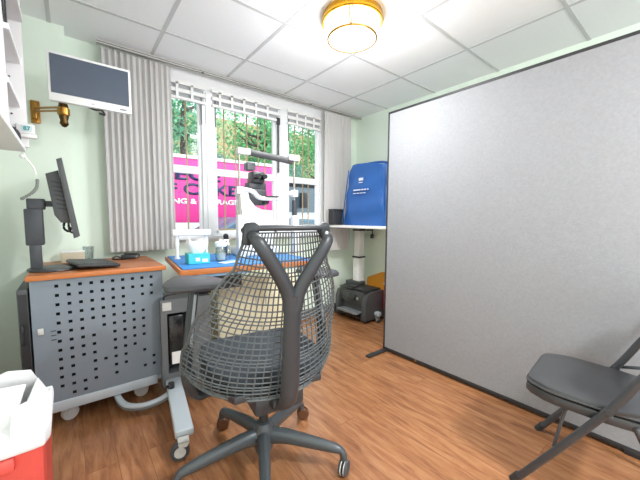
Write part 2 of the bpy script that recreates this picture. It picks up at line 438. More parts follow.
# things on the shelf
t = thing('glossy_black_case', 'black slim case standing on the upper shelf of the white wall unit', 'case', (-.172, 1.705, 1.882))
G().box((0, 0, .08), (.030, .10, .16), bev=.008).done('body', M['blackg'], t)
G().box((.015, 0, .08), (.006, .02, .12)).done('zip', M['char'], t)
t = thing('black_pouch', 'small black pouch on the lowest shelf beside the thermometer', 'pouch', (-.180, 1.89, 1.503))
G().box((0, 0, .025), (.05, .08, .05), bev=.014, seg=3).done('body', M['bagblk'], t)
G().box((.0, -.02, .051), (.03, .02, .006)).done('flap', M['black'], t)
t = thing('digital_thermometer', 'small white digital thermometer reading 87 under the brass bracket', 'thermometer', (-.142, 1.972, 1.538))
G().box((0, 0, .040), (.062, .022, .044), bev=.005).done('body', M['plastic'], t)
G().box((0, 0, .009), (.074, .026, .016), bev=.004).done('foot', M['plastic'], t)
G().box((0.004, -.0115, .041), (.038, .003, .026)).done('display', mat('pale_lcd', (206, 228, 228), .3), t)
text_part('digits', '87', M['tealtext'], t, .024, .019, (-.007, -.0145, .032), (PI/2, 0, 0), bold=.02, extr=.001)
# hanging cord
t = thing('hanging_cord', 'white cord with a beaded grey tail looping down the green wall', 'cord', (-.15, 2.06, 1.50))
pts = smooth_pts([(-.005, 0, .02), (-.01, 0, -.03), (.018, .02, -.08), (.030, .02, -.15), (.010, .02, -.20), (-.03, .02, -.232)])
G().sweep(pts[:16], .0045, n=6).done('cord', M['plastic'], t)
g = G()
for i, p in enumerate(smooth_pts([(.030, .02, -.14), (.025, .02, -.175), (.005, .02, -.205), (-.03, .02, -.232)], 4)): g.sph(p, .0075, n=8)
g.done('beads', mat('grey_bead', (128, 134, 128), .6), t)
G().cyl((-.005, 0, .0), (-.02, 0, -.03), .004, n=8).sph((-.018, -.004, -.033), .01, n=8).done('plug', M['plastic'], t)

# ------------------------------------------------------------------ wall monitor and its brass bracket
t = thing('wall_bracket', 'aged brass swing arm bracket fixed to the wall below the wall monitor', 'bracket', (-.15, 2.815, 1.865))
G().box((0, -.008, 0), (.048, .016, .145), bev=.006).done('wall_plate', M['brass'], t)
G().cyl((0, -.01, .045), (0, -.030, .045), .012).cyl((0, -.01, -.045), (0, -.030, -.045), .012).cyl((0, -.035, -.05), (0, -.035, .05), .013).done('knuckle', M['brass'], t)
for z in (.018, -.002):
    G().cyl((0, -.035, z), (.135, -.37, z-.055), .007, n=10).done('arm', M['brass'], t)
g = G().lathe([(.0, .095), (.022, .095), (.026, .08), (.020, .05), (.024, .03), (.024, -.03), (.018, -.05), (.022, -.07), (.012, -.085), (0, -.09)], (.145, -.385, -.065), n=20)
g.done('pivot_post', M['brassd'], t)
G().lathe([(.025, .022), (.030, .018), (.030, -.018), (.025, -.022)], (.145, -.385, -.065), n=20).done('collar', M['brass'], t)
G().box((.145, -.405, .075), (.07, .02, .08), bev=.004).done('tilt_head', M['brassd'], t)
t = thing('wall_monitor', 'white-framed flat monitor mounted high beside the grey curtain', 'monitor', (.135, 2.36, 1.975), 0)
G().box((0, .022, 0), (.405, .034, .272), bev=.006).done('casing', M['plastic'], t)
G().box((0, .045, -.01), (.30, .03, .18), bev=.012).done('back_shell', M['plastic'], t)
G().box((.0, .004, .014), (.378, .004, .212)).done('screen', M['screen'], t, smooth=False)
G().box((.155, .0035, -.118), (.036, .005, .008)).done('button', mat('grey_button', (130, 132, 136), .4), t)
G().box((.0, .0040, -.118), (.014, .004, .005)).done('badge', mat('silver_badge', (190, 190, 192), .3, .5), t)
g = G().sweep(smooth_pts([(-.04, .035, -.125), (.01, .035, -.140), (.04, .03, -.136), (.055, .03, -.150), (.058, .03, -.162), (.03, .03, -.158)]), .006, n=6)
g.done('cable', M['black'], t)

# ------------------------------------------------------------------ perforated computer cart
CX0, CX1, CY0, CY1, CT = -.187, .447, 2.20, 2.83, .872
t = thing('computer_cart', 'blue-grey perforated steel cart with orange wood top on casters', 'cart', (.13, 2.5, 0))
def C(x, y, z): return (x-.13, y-2.5, z)
G().b2(C(CX0-.012, CY0-.018, CT-.026), C(CX1+.018, CY1, CT), bev=.005).done('top', M['wood'], t)
G().b2(C(CX0-.013, CY0-.024, CT-.027), C(CX1+.019, CY0-.017, CT+.0005), bev=.003).done('edge_band', M['edge'], t)
# front panel with real square holes
hx = [-.079+.0512*i for i in range(10)]; hz = [.805-.0515*i for i in range(13)]
skip = {(4, 6), (4, 7), (4, 8), (4, 10), (4, 11), (3, 12), (2, 9), (2, 10), (5, 12), (6, 11), (6, 12), (7, 2), (7, 9), (7, 10), (7, 11), (7, 12), (8, 3), (8, 8), (8, 10), (8, 12), (9, 3), (9, 4), (9, 5), (9, 6), (9, 7), (9, 8), (9, 9), (9, 12), (4, 12), (3, 5), (0, 12)}
hs = .0085
xs = sorted([CX0, CX1]+[x-hs for x in hx]+[x+hs for x in hx]); zs = sorted([.15, CT-.027]+[z-hs for z in hz]+[z+hs for z in hz])
g = G(); bm = g.bm; VV = {}
def vv(i, j):
    if (i, j) not in VV: VV[(i, j)] = bm.verts.new(C(xs[i], CY0, zs[j]))
    return VV[(i, j)]
for i in range(len(xs)-1):
    for j in range(len(zs)-1):
        cx, cz = (xs[i]+xs[i+1])/2, (zs[j]+zs[j+1])/2
        a = [k for k, x in enumerate(hx) if abs(x-cx) < .002]; b = [k for k, z in enumerate(hz) if abs(z-cz) < .002]
        if a and b and (a[0], b[0]) not in skip: continue
        bm.faces.new((vv(i, j), vv(i+1, j), vv(i+1, j+1), vv(i, j+1)))
g.done('perforated_panel', M['cart'], t, smooth=False, solid=.002)
g = G().b2(C(CX0+.004, CY0+.03, .16), C(CX1-.004, CY0+.04, CT-.028))  # near-black sheet painting the shade inside the cart, behind the holes
g.done('inner_shade_sheet', M['dark'], t, smooth=False)
g = G().b2(C(CX0, CY0+.002, .15), C(CX0+.015, CY1-.02, CT-.027)).b2(C(CX1-.015, CY0+.002, .15), C(CX1, CY1-.02, CT-.027)).b2(C(CX0, CY1-.035, .15), C(CX1, CY1-.02, CT-.027))
g.done('side_panels', M['cart'], t, smooth=False)
G().b2(C(CX0, CY0-.008, .098), C(CX1-.05, CY0+.03, .155), bev=.004).b2(C(CX0, CY0+.03, .11), C(CX1, CY1-.02, .15)).done('bottom_rail', M['cartl'], t)
for z in (.62, .17):
    G().b2(C(CX1-.012, CY0-.012, z-.04), C(CX1+.022, CY0-.001, z+.04), bev=.003).done('hinge', M['housing'], t)
G().box(C(CX0+.033, CY0-.004, .567), (.024, .006, .034), bev=.002).cyl(C(CX0+.033, CY0-.006, .567), C(CX0+.033, CY0-.012, .567), .007, n=10).done('lock', M['hubw'], t)
for z in (.56, .535, .51): G().box(C(CX0+.085, CY0-.001, z), (.022, .003, .004)).done('vent_slot', M['char'], t, smooth=False)
def caster(parent, x, y, r, rz, wheelmat, hubmat, plate=True, top=None):
    """single swivel caster: wheel standing on the floor, fork up to 'top'"""
    Rz = Matrix.Rotation(rz, 4, 'Z'); top = top or r*2+.03
    w = G().lathe([(0, -.012), (r*.62, -.012), (r*.66, -.016), (r*.93, -.016), (r, -.011), (r, .011), (r*.93, .016), (r*.66, .016), (r*.62, .012), (0, .012)], (0, 0, 0), 28, (PI/2, 0, 0))
    bmesh.ops.transform(w.bm, matrix=Matrix.Translation((x, y, r)) @ Rz, verts=w.bm.verts[:])
    c = w.done('caster', wheelmat, parent)
    h = G().cyl((0, -.0175, 0), (0, .0175, 0), r*.60, n=24).cyl((0, -.021, 0), (0, .021, 0), r*.15, n=10)
    bmesh.ops.transform(h.bm, matrix=Matrix.Translation((x, y, r)) @ Rz, verts=h.bm.verts[:])
    h.done('wheel_disc', hubmat, c)
    k = G().prism([(-r*.1, r*.62), (r*.7, r*.62), (r*.95, r*1.05), (r*.95, r*1.25), (-r*.2, r*1.25)], -.024, -.0215, 'y').prism([(-r*.1, r*.62), (r*.7, r*.62), (r*.95, r*1.05), (r*.95, r*1.25), (-r*.2, r*1.25)], .0215, .024, 'y')
    k.box((r*.38, 0, r*1.18), (r*1.15, .048, r*.14)).cyl((r*.6, 0, r*1.2), (r*.6, 0, top-r), .009, n=10)
    bmesh.ops.transform(k.bm, matrix=Matrix.Translation((x, y, r)) @ Rz, verts=k.bm.verts[:])
    k.done('fork', M['hubw'] if hubmat is M['hubw'] else M['char'], c)
    return c
for x, y, rz in ((-.055, 2.27, .4), (.315, 2.29, -.3), (-.10, 2.74, .9), (.36, 2.74, .2)):
    caster(t, *C(x, y, 0)[:2], .042, rz, M['hubw'], M['hubw'], top=.115)
# computer hung on its left side
t = thing('computer_tower', 'black computer tower hung at the left side of the perforated cart', 'computer', (-.218, 2.42, .20))
G().b2((-.022, -.20, 0), (.022, .20, .60), bev=.006).done('case', M['monback'], t)
g = G().sweep(smooth_pts([(-.005, -.20, .41), (-.005, -.222, .40), (-.005, -.222, .32), (-.005, -.20, .31)]), .006, n=6); g.done('handle', M['black'], t)
G().box((0, -.201, .30), (.034, .004, .55)).done('front_bezel', M['black'], t)

# monitor on a column stand, seen from the side
t = thing('desktop_monitor', 'black tilted monitor seen from behind its column stand on the cart', 'monitor', (-.135, 2.40, CT), 0)
def D(x, z, y=0): return (x+.135, y, z-CT)
g = G().lathe([(0, 0), (.105, 0), (.112, .004), (.110, .012), (.10, .016), (0, .016)], (.0, 0, 0), 36)
bmesh.ops.transform(g.bm, matrix=Matrix.Translation((.050, .0, 0)) @ Matrix.Diagonal((1.12, 1.1, 1, 1)), verts=g.bm.verts[:])
g.done('base_plate', M['char'], t)
G().b2(D(-.190, .885, -.035), D(-.140, 1.05, .035), bev=.005).done('lower_column', M['stand'], t)
G().b2(D(-.203, 1.02, -.040), D(-.124, 1.225, .040), bev=.007).done('upper_column', M['stand'], t)
G().b2(D(-.190, 1.222, -.035), D(-.112, 1.283, .035), bev=.006).done('arm_head', M['stand'], t)
G().b2(D(-.115, 1.240, -.016), D(-.06, 1.272, .016), bev=.004).done('arm', M['stand'], t)
# tilted panel: (x,z) section
g = G().prism([(a+.135, b-CT) for a, b in ((-.048, 1.489), (-.024, 1.500), (.036, 1.075), (.008, 1.062))], -.20, .20, 'y', bev=.005)
g.done('bezel', M['monback'], t)
g = G().prism([(a+.135, b-CT) for a, b in ((-.098, 1.415), (-.043, 1.438), (.005, 1.145), (-.045, 1.150), (-.070, 1.19))], -.14, .14, 'y', bev=.008)
g.done('back_shell', M['monback'], t)
g = G().prism([(a+.135, b-CT) for a, b in ((-.0235, 1.485), (-.0215, 1.485), (.0335, 1.095), (.0315, 1.095))], -.185, .185, 'y')
g.done('screen', M['screen'], t, smooth=False)
g = G()
for i in range(7):
    z = 1.37-.024*i; x = -.092+(1.415-z)*.14
    for y in (-.141,): g.box(D(x+.033, z, y), (.045, .003, .006), rot=(0, .2, 0))
g.done('vents', M['black'], t)
g = G().sweep(smooth_pts([D(-.03, 1.155, 0), D(-.035, 1.115, 0), D(-.012, 1.095, 0), D(.0, 1.12, 0)]), .007, n=6)
g.sweep(smooth_pts([D(-.012, 1.165, -.06), D(-.008, 1.10, -.06), D(.022, 1.08, -.05), D(.02, 1.06, -.05)]), .006, n=6)
g.done('cable', M['black'], t)
# keyboard
t = thing('black_keyboard', 'flat black keyboard lying tilted on the cart under the monitor', 'keyboard', (.095, 2.40, CT), .17)
G().box((0, 0, .023), (.215, .32, .018), rot=(0, .08, 0), bev=.006).done('case', M['black'], t)
g = G()
for i in range(12):
    for j in range(9): g.box((-.09+i*.0163, -.13+j*.0325, .0335-(-.09+i*.0163)*.08), (.013, .026, .005), rot=(0, .08, 0))
g.done('keys', M['monback'], t, smooth=False)
# cart-top odds
t = thing('beige_box', 'small beige box at the back of the cart behind the monitor stand', 'box', (.0, 2.70, CT))
G().box((0, 0, .038), (.125, .08, .072), bev=.003).done('carton', M['beige'], t); G().box((0, 0, .076), (.128, .083, .010), bev=.002).done('lid', M['paper'], t)
t = thing('clear_tumbler', 'clear plastic tumbler on the cart under the tilted monitor', 'tumbler', (.085, 2.70, CT))
G().lathe([(0, .002), (.026, .002), (.033, .105), (.031, .105), (.0245, .005), (0, .005)], n=24).done('cup', M['clear'], t)
t = thing('black_adapter', 'black power adapter with coiled cable at the curtain end of the cart', 'adapter', (.325, 2.70, CT), -.2)
G().box((0, 0, .016), (.10, .05, .030), bev=.008).done('block', M['black'], t)
g = G().sweep(smooth_pts([(-.05, 0, .012), (-.08, .0, .022), (-.10, -.03, .01), (-.08, -.05, .006), (-.03, -.055, .006), (.03, -.045, .012), (.07, -.02, .02), (.05, .01, .034), (-.03, .015, .037)]), .0055, n=6)
g.done('cable', M['blackg'], t)

# ------------------------------------------------------------------ instrument table (under the slit lamp)
TZ = .88; tr = math.radians(-6.4)
t = thing('instrument_table', 'wood-topped instrument table on a grey column with pale casters', 'table', (.478, 1.87, 0), tr)
W_, D_ = .92, .76
G().prism([(0, 0), (W_, 0), (W_, D_), (0, D_)], TZ-.032, TZ-.001, 'z', bev=.003).done('tabletop', M['wood'], t)
G().b2((-.002, -.006, TZ-.033), (W_+.002, .001, TZ), bev=.002).b2((-.006, 0, TZ-.033), (.001, D_, TZ), bev=.002).done('edge_band', M['edge'], t)
G().b2((.10, .02, TZ-.055), (.42, .40, TZ-.034), bev=.004).done('slide_tray', M['lightblue'], t)
Ti = Matrix.Translation((.478, 1.87, 0)) @ Matrix.Rotation(tr, 4, 'Z'); Tinv = Ti.inverted()
def T(x, y, z): return tuple(Tinv @ Vector((x, y, z)))
# grey housing column with its opening
g = G()
a = T(.41, 2.10, 0); hx0, hy0 = a[0], a[1]
g.b2((hx0, hy0, .10), (hx0+.035, hy0+.22, .665)).b2((hx0+.155, hy0, .10), (hx0+.30, hy0+.22, .665))
g.b2((hx0+.035, hy0, .575), (hx0+.155, hy0+.22, .665)).b2((hx0+.035, hy0, .10), (hx0+.155, hy0+.22, .185)).b2((hx0+.035, hy0+.12, .185), (hx0+.155, hy0+.22, .575))
g.done('column_housing', M['housing'], t, smooth=False)
G().b2((hx0+.20, hy0+.06, .665), (hx0+.32, hy0+.17, TZ-.034), bev=.004).done('lift_column', M['black'], t)
G().cyl((hx0+.03, hy0-.002, .625), (hx0+.03, hy0-.014, .625), .022, n=16).b2((hx0+.01, hy0-.012, .60), (hx0+.06, hy0, .65)).done('hinge', M['hubw'], t)
G().sweep(smooth_pts([(hx0+.02, hy0-.01, .69), (hx0+.05, hy0-.015, .70), (hx0+.09, hy0-.01, .702)]), .006, n=6).cyl((hx0+.02, hy0+.01, .66), (hx0+.02, hy0-.01, .69), .006, n=6).done('lever', M['black'], t)
pb = G().b2((hx0+.042, hy0+.02, .22), (hx0+.138, hy0+.12, .555), bev=.012).done('power_box', M['blackg'], t)
G().b2((hx0+.058, hy0+.016, .235), (hx0+.118, hy0+.021, .315)).done('sticker', M['paper'], pb, label='white sticker on the black power box')
G().b2(T(.66, 2.05, 0)[:2]+(.70,), (T(.66, 2.05, 0)[0]+.26, T(.66, 2.05, 0)[1]+.18, TZ-.056), bev=.01).done('lift_motor', M['black'], t)
# front leg, caster, curved bar
g = G()
def legbar(pts, w, h, m, nm): G().sweep([T(*p) for p in pts], w, h, n=8).done(nm, m, t)
g = G()
p0, p1 = Vector(T(.470, 2.10, .13)), Vector(T(.395, 1.57, .105))
d = (p1-p0); ang = math.atan2(d.y, d.x)
g.box(((p0+p1)/2), (d.length, .088, .045), rot=(0, -math.asin(d.z/d.length)*1.0, ang), bev=.010, seg=3)
g.done('base_leg', M['cartl'], t)
caster(t, *T(.365, 1.545, 0)[:2], .044, -.08, M['tyre'], M['hubw'], top=.10)
p0, p1 = Vector(T(1.05, 2.02, .12)), Vector(T(1.00, 1.66, .105)); d = p1-p0
G().box(((p0+p1)/2), (d.length, .062, .05), rot=(0, 0, math.atan2(d.y, d.x)), bev=.010).done('base_leg', M['cartl'], t)
caster(t, *T(1.0, 1.66, 0)[:2], .044, 1.9, M['tyre'], M['hubw'], top=.10)
G().b2(T(.46, 2.16, .08)[:2]+(.075,), (T(1.06, 2.16, 0)[0], T(.46, 2.16, 0)[1]+.06, .125), bev=.008).done('cross_beam', M['cartl'], t)
G().cyl(T(.432, 1.985, .145), T(.432, 1.985, .178), .018).cyl(T(.432, 1.985, .165), T(.405, 1.96, .172), .010).done('knob', M['black'], t)
for dz, dr in ((.085, 0),):
    pts = smooth_pts([T(.19, 2.32, .10), T(.175, 2.22, .085), T(.205, 2.11, .065), T(.285, 2.05, .06), T(.38, 2.03, .075), T(.44, 2.04, .095)], 7)
    G().sweep(pts, .018, .013, n=10).done('curved_foot', M['cartl'], t)
    G().sweep([p+Vector((0, 0, -.018)) for p in pts], .017, .010, n=8).done('foot_trim', M['housing'], t)
# blue mat on the table
m = thing('blue_table_mat', 'bright blue mat covering the wooden instrument table', 'mat', (.478, 1.87, TZ), tr)
G().prism([(.012, .012), (W_-.03, .012), (W_-.03, D_-.02), (.012, D_-.02)], 0, .004, 'z').done('sheet', M['bluemat'], m, smooth=False)
G().b2((.012, .0115, .0001), (W_-.03, .0125, .0045)).done('hem', M['bluemat'], m, smooth=False)
ZT = TZ+.0045
# tissue box
t = thing('tissue_box', 'teal tissue carton with a white tissue pulled up', 'tissue box', (.637, 2.085, ZT), -.05)
G().box((0, 0, .034), (.132, .10, .066), bev=.002).done('carton', M['teal'], t, smooth=False)
G().box((-.01, -.0505, .030), (.026, .0015, .022)).box((.035, -.0505, .022), (.035, .0015, .020)).done('printed_patch', M['plastic'], t, smooth=False)
g = G().lathe([(.0, .0665), (.028, .0665), (.028, .068), (0, .068)], n=20); bmesh.ops.transform(g.bm, matrix=Matrix.Diagonal((1.6, .7, 1, 1)), verts=g.bm.verts[:]); g.done('slot_film', M['clear'], t)
def tis(u, v):
    a = 2*PI*u; r = (.024+.048*v+.016*v*math.sin(3*a+1))*(1-.5*v*v)
    return Vector((r*1.45*math.cos(a)-.012*v, r*.7*math.sin(a)+.004*math.sin(5*a)*v, .066+.085*v+.014*v*math.sin(2*a+.6)+.004*math.sin(7*a)*v))
G().quadgrid(tis, 36, 8).done('tissue', M['paper'], t, solid=.0012)
# white stand behind it
t = thing('white_stand', 'white two-legged plastic stand behind the tissue box', 'stand', (.68, 2.36, ZT), -.06)
G().b2((-.13, -.035, .168), (.135, .035, .212), bev=.008).done('top_bar', M['plastic'], t)
for x in (-.098, .105):
    G().lathe([(.020, 0), (.022, .006), (.012, .02), (.011, .08), (.017, .11), (.015, .168)], (x, 0, 0), 16).done('leg', M['plastic'], t)
# jar
t = thing('clear_jar', 'clear jar with white lid beside the tissue box', 'jar', (.800, 2.10, ZT))
G().lathe([(0, .001), (.033, .001), (.036, .006), (.036, .085), (.030, .10), (.028, .10), (.033, .083), (.033, .008), (0, .006)], n=28).done('glass', M['clear'], t)
G().lathe([(0, .003+.006), (.030, .009), (.030, .055), (0, .055)], n=20).done('cotton_filling', M['paper'], t)
G().lathe([(.036, .1), (.040, .104), (.040, .128), (.034, .134), (.014, .138), (.012, .150), (0, .152)], n=28).done('lid', M['plastic'], t)
t = thing('pump_bottle', 'slim clear pump bottle standing right of the lidded jar', 'bottle', (.862, 2.13, ZT))
G().lathe([(0, 0), (.020, 0), (.022, .004), (.022, .085), (.011, .10), (.010, .108), (0, .108)], n=20).done('bottle', M['clear'], t)
G().lathe([(.012, .105), (.012, .122), (.005, .124), (.005, .140), (0, .140)], n=14).b2((-.030, -.006, .136), (.010, .006, .146), bev=.003).done('pump', M['plastic'], t)
t = thing('folded_wipe', 'folded white paper wipe lying in front of the jar', 'paper', (.815, 1.995, ZT), .3)
G().box((0, 0, .003), (.13, .06, .005), bev=.002).done('lower_fold', M['paper'], t); G().box((.008, .006, .0075), (.11, .045, .003), bev=.001).done('upper_fold', M['lightblue'], t)
t = thing('handheld_scope', 'small black handheld scope standing behind the jar', 'scope', (.965, 2.42, ZT))
G().lathe([(0, 0), (.030, 0), (.030, .012), (.012, .018), (.012, .06), (0, .06)], n=20).done('base', M['black'], t)
G().sweep(smooth_pts([(.0, 0, .05), (.005, 0, .10), (.0, 0, .15)]), [.010]*4+[.013]*4+[.020]*5, n=12).sph((0, 0, .150), .022, (1, .7, 1)).done('head', M['black'], t)

# ------------------------------------------------------------------ slit lamp
t = thing('slit_lamp', 'white slit lamp microscope with black headband on the table', 'slit lamp', (1.20, 2.18, ZT), -.06)
def S(x, z, y=2.2): return (x-1.20, y-2.20, z-ZT)
def post(x, nm='chin_post'):
    return
for x in (.985, 1.452):
    c = G().b2(S(x-.026, ZT+.001, 2.16), S(x+.026, 1.205, 2.22), bev=.006).done('post_base', M['plastic'], t)
    G().cyl(S(x, 1.20), S(x, 1.66), .0075, n=10).done('upright_rod', mat('brushed_steel', (176, 170, 158), .3, .7), t)
    G().box(S(x, 1.385), (.05, .05, .055), bev=.006).done('clamp', M['plastic'], t)
    G().box(S(x+(.035 if x < 1.2 else -.005), 1.672), (.10, .045, .045), bev=.008).done('band_knob', M['plastic'], t)
g = G().sweep(smooth_pts([S(1.045, 1.676), S(1.12, 1.670, 2.21), S(1.25, 1.662, 2.215), S(1.36, 1.652, 2.21), S(1.44, 1.640)]), .007, .026, n=10); g.done('headband', M['black'], t)
g = G().sweep(smooth_pts([S(.985, 1.395), S(1.06, 1.390), S(1.10, 1.375), S(1.145, 1.338), S(1.24, 1.335), S(1.32, 1.342), S(1.36, 1.372), S(1.452, 1.390)]), .014, .017, n=10); g.done('chin_rest', M['plastic'], t)
G().b2(S(1.19, 1.348, 2.17), S(1.30, 1.356, 2.23), bev=.003).done('chin_pad', M['black'], t)
G().cyl(S(1.455, 1.33), S(1.455, 1.16), .021, n=16).done('grip_handle', M['char'], t)
g = G().prism([(1.005-1.2, 1.40-ZT), (1.075-1.2, 1.40-ZT), (1.09-1.2, 1.33-ZT), (1.135-1.2, 1.275-ZT), (1.20-1.2, 1.25-ZT), (1.29-1.2, 1.245-ZT), (1.29-1.2, .952-ZT), (1.06-1.2, .952-ZT), (1.06-1.2, 1.06-ZT), (1.03-1.2, 1.18-ZT)], .06, .17, 'y', bev=.008)
g.done('microscope_arm', M['plastic'], t)
G().b2(S(1.00, ZT+.001, 2.24), S(1.34, .95, 2.46), bev=.01).done('cross_slide_base', M['plastic'], t)
G().cyl(S(1.19, .95, 2.34), S(1.19, 1.14, 2.34), .03).done('swivel_post', M['char'], t)
G().b2(S(1.125, 1.46, 2.27), S(1.225, 1.55, 2.39), bev=.012).done('magnification_drum', M['char'], t)
g = G()
for x in (1.150, 1.200): g.cyl(S(x, 1.505, 2.285), S(x, 1.505, 2.21), .021, .018, n=18)
g.done('eyepiece', M['blackg'], t)
G().b2(S(1.10, 1.40, 2.30), S(1.25, 1.465, 2.40), bev=.008).b2(S(1.10, 1.285, 2.28), S(1.245, 1.41, 2.38), bev=.008).done('illumination_column', M['char'], t)
G().cyl(S(1.225, 1.310, 2.29), S(1.225, 1.310, 2.24), .020, n=16).done('focus_knob', M['black'], t)
G().b2(S(1.09, 1.56, 2.30), S(1.16, 1.62, 2.38), bev=.006).done('lamp_house', M['housing'], t)

# ------------------------------------------------------------------ office chair
CHX, CHY, CHR = .67, 1.26, math.radians(-8)
t = thing('office_chair', 'dark grey mesh-back swivel office chair with a Y-shaped spine', 'office chair', (CHX, CHY, 0), CHR)
def lerp(a, b, k): return a+(b-a)*k
def interp(tab, x):
    for (x0, v0), (x1, v1) in zip(tab, tab[1:]):
        if x <= x1:
            k = (x-x0)/(x1-x0); k = k*k*(3-2*k)*.5+k*.5
            return lerp(v0, v1, max(0, k))
    return tab[-1][1]
WT = [(0, .155), (.2, .190), (.42, .268), (.62, .322), (.8, .350), (.92, .355), (1, .325)]
YC = [(0, -.288), (.25, -.282), (.5, -.268), (.75, -.262), (.9, -.255), (1, -.235)]
YE = [(0, -.280), (.2, -.250), (.42, -.185), (.62, -.100), (.8, -.030), (1, .0)]
ZC = [(0, 1.128), (.25, .965), (.5, .79), (.75, .625), (.9, .525), (1, .468)]
ZE = [(0, 1.128), (.25, .985), (.5, .83), (.75, .665), (.9, .575), (1, .520)]
def back(s, v):
    w = interp(WT, v); yc, ye = interp(YC, v), interp(YE, v)
    th = .3+1.0*v
    x = w*math.sin(s*th)/math.sin(th)
    k = (1-math.cos(s*th))/(1-math.cos(th))
    z = lerp(interp(ZC, v), interp(ZE, v), k)
    return Vector((x, lerp(yc, ye, k), z))
g = G(); NV, NH = 29, 32
for i in range(NV):
    s = -1+2*i/(NV-1)
    bow = lambda v, s=s: s*(1-.10*math.sin(PI*v)*(1-abs(s)))
    g.sweep([back(bow(v/22), v/22) for v in range(23)], .0028 if 0 < i < NV-1 else .0058, n=5, up=(0, 1, 0))
for j in range(NH):
    v = (j/(NH-1))**.96
    dip = lambda s, v=v: min(1, v+.035*(1-s*s)*math.sin(PI*v))
    g.sweep([back(s/14, dip(s/14)) for s in range(-14, 15)], .0028 if j < NH-1 else .0062, n=5)
g.done('back_mesh', M['strand'], t)
g = G().sweep(smooth_pts([(-.170, -.285, 1.132), (-.155, -.298, 1.143), (-.09, -.308, 1.146), (0, -.311, 1.146), (.09, -.308, 1.146), (.155, -.298, 1.143), (.170, -.285, 1.132)], 5), .011, [.015]*4+[.022]*4+[.011]*15+[.022]*4+[.015]*4, n=12)
g.done('top_rail', M['chairb'], t)
for sx in (-1, 1):
    g = G().prism([(sx*.172, 1.15), (sx*.108, 1.148), (sx*.128, 1.120), (sx*.152, 1.085), (sx*.180, 1.09)], -.305, -.282, 'y', bev=.006)
    g.done('corner_bracket', M['chairb'], t)
sp = smooth_pts([(0, -.215, .425), (0, -.262, .45), (0, -.292, .52), (0, -.304, .64), (0, -.314, .78), (0, -.326, .90)], 5)
n_ = len(sp)
G().sweep(sp, [lerp(.042, .034, i/(n_-1)) for i in range(n_)], [.020]*n_, up=(0, 1, 0), n=14).done('spine', M['chairb'], t)
for sx in (-1, 1):
    ap = smooth_pts([(sx*.008, -.322, .84), (sx*.022, -.328, .91), (sx*.062, -.338, .985), (sx*.108, -.345, 1.055), (sx*.138, -.340, 1.102), (sx*.142, -.320, 1.118), (sx*.140, -.298, 1.118)], 5)
    k = len(ap)
    G().sweep(ap, [lerp(.030, .021, i/(k-1)) for i in range(k)], [lerp(.019, .014, i/(k-1)) for i in range(k)], up=(0, 1, 0), n=14).done('spine_arm', M['chairb'], t)
# seat
def seat_fn(u, v):
    return None
g = G().prism([(-.20, -.20), (.20, -.20), (.255, -.08), (.262, .12), (.235, .22), (.18, .25), (-.18, .25), (-.235, .22), (-.262, .12), (-.255, -.08)], .505, .575, 'z', bev=.022)
g.done('seat_cushion', M['seatf'], t)
g = G().prism([(-.19, -.21), (.19, -.21), (.26, -.06), (.265, .12), (.235, .235), (-.235, .235), (-.265, .12), (-.26, -.06)], .468, .504, 'z', bev=.010)
g.done('seat_shell', M['chairb'], t)
g = G().b2((-.11, -.21, .385), (.11, .13, .466), bev=.02).b2((-.05, -.25, .415), (.05, -.18, .465), bev=.015)
g.done('tilt_mechanism', M['chairb'], t)
# armrests
for sx in (-1, 1):
    ap = smooth_pts([(sx*.19, .02, .435), (sx*.27, .02, .425), (sx*.305, .015, .455), (sx*.324, .01, .53), (sx*.320, .01, .63), (sx*.308, .015, .75), (sx*.290, .02, .880)], 5); k = len(ap)
    arm = G().sweep(ap, [.018]*5+[.022]*5+[.028]*6+[.020]*(k-16), [.028]*5+[.034]*5+[.036]*5+[.030]*(k-15), n=12, up=(0, 1, 0)).done('armrest', M['chairb'], t)
    G().sweep([(sx*.312, -.0245, .66), (sx*.304, -.0235, .76), (sx*.290, -.020, .870)], .006, .004, n=8, up=(0, 1, 0)).done('arm_trim', mat('light_grey_trim', (150, 156, 162), .3, .2), arm)
    px = sx*.300
    pad = G().prism([(px-.105, -.02), (px-.085, -.055), (px-.02, -.075), (px+.09, -.07), (px+.13, -.03), (px+.135, .04), (px+.10, .14), (px+.0, .20), (px-.05, .19), (px-.085, .12), (px-.105, .04)] if sx < 0 else [(px-.045, -.055), (px+.03, -.075), (px+.085, -.055), (px+.105, -.01), (px+.10, .07), (px+.06, .19), (px-.01, .20), (px-.06, .14), (px-.06, .0)], .890, .917, 'z', bev=.011)
    pad.done('arm_pad', M['char'], arm)
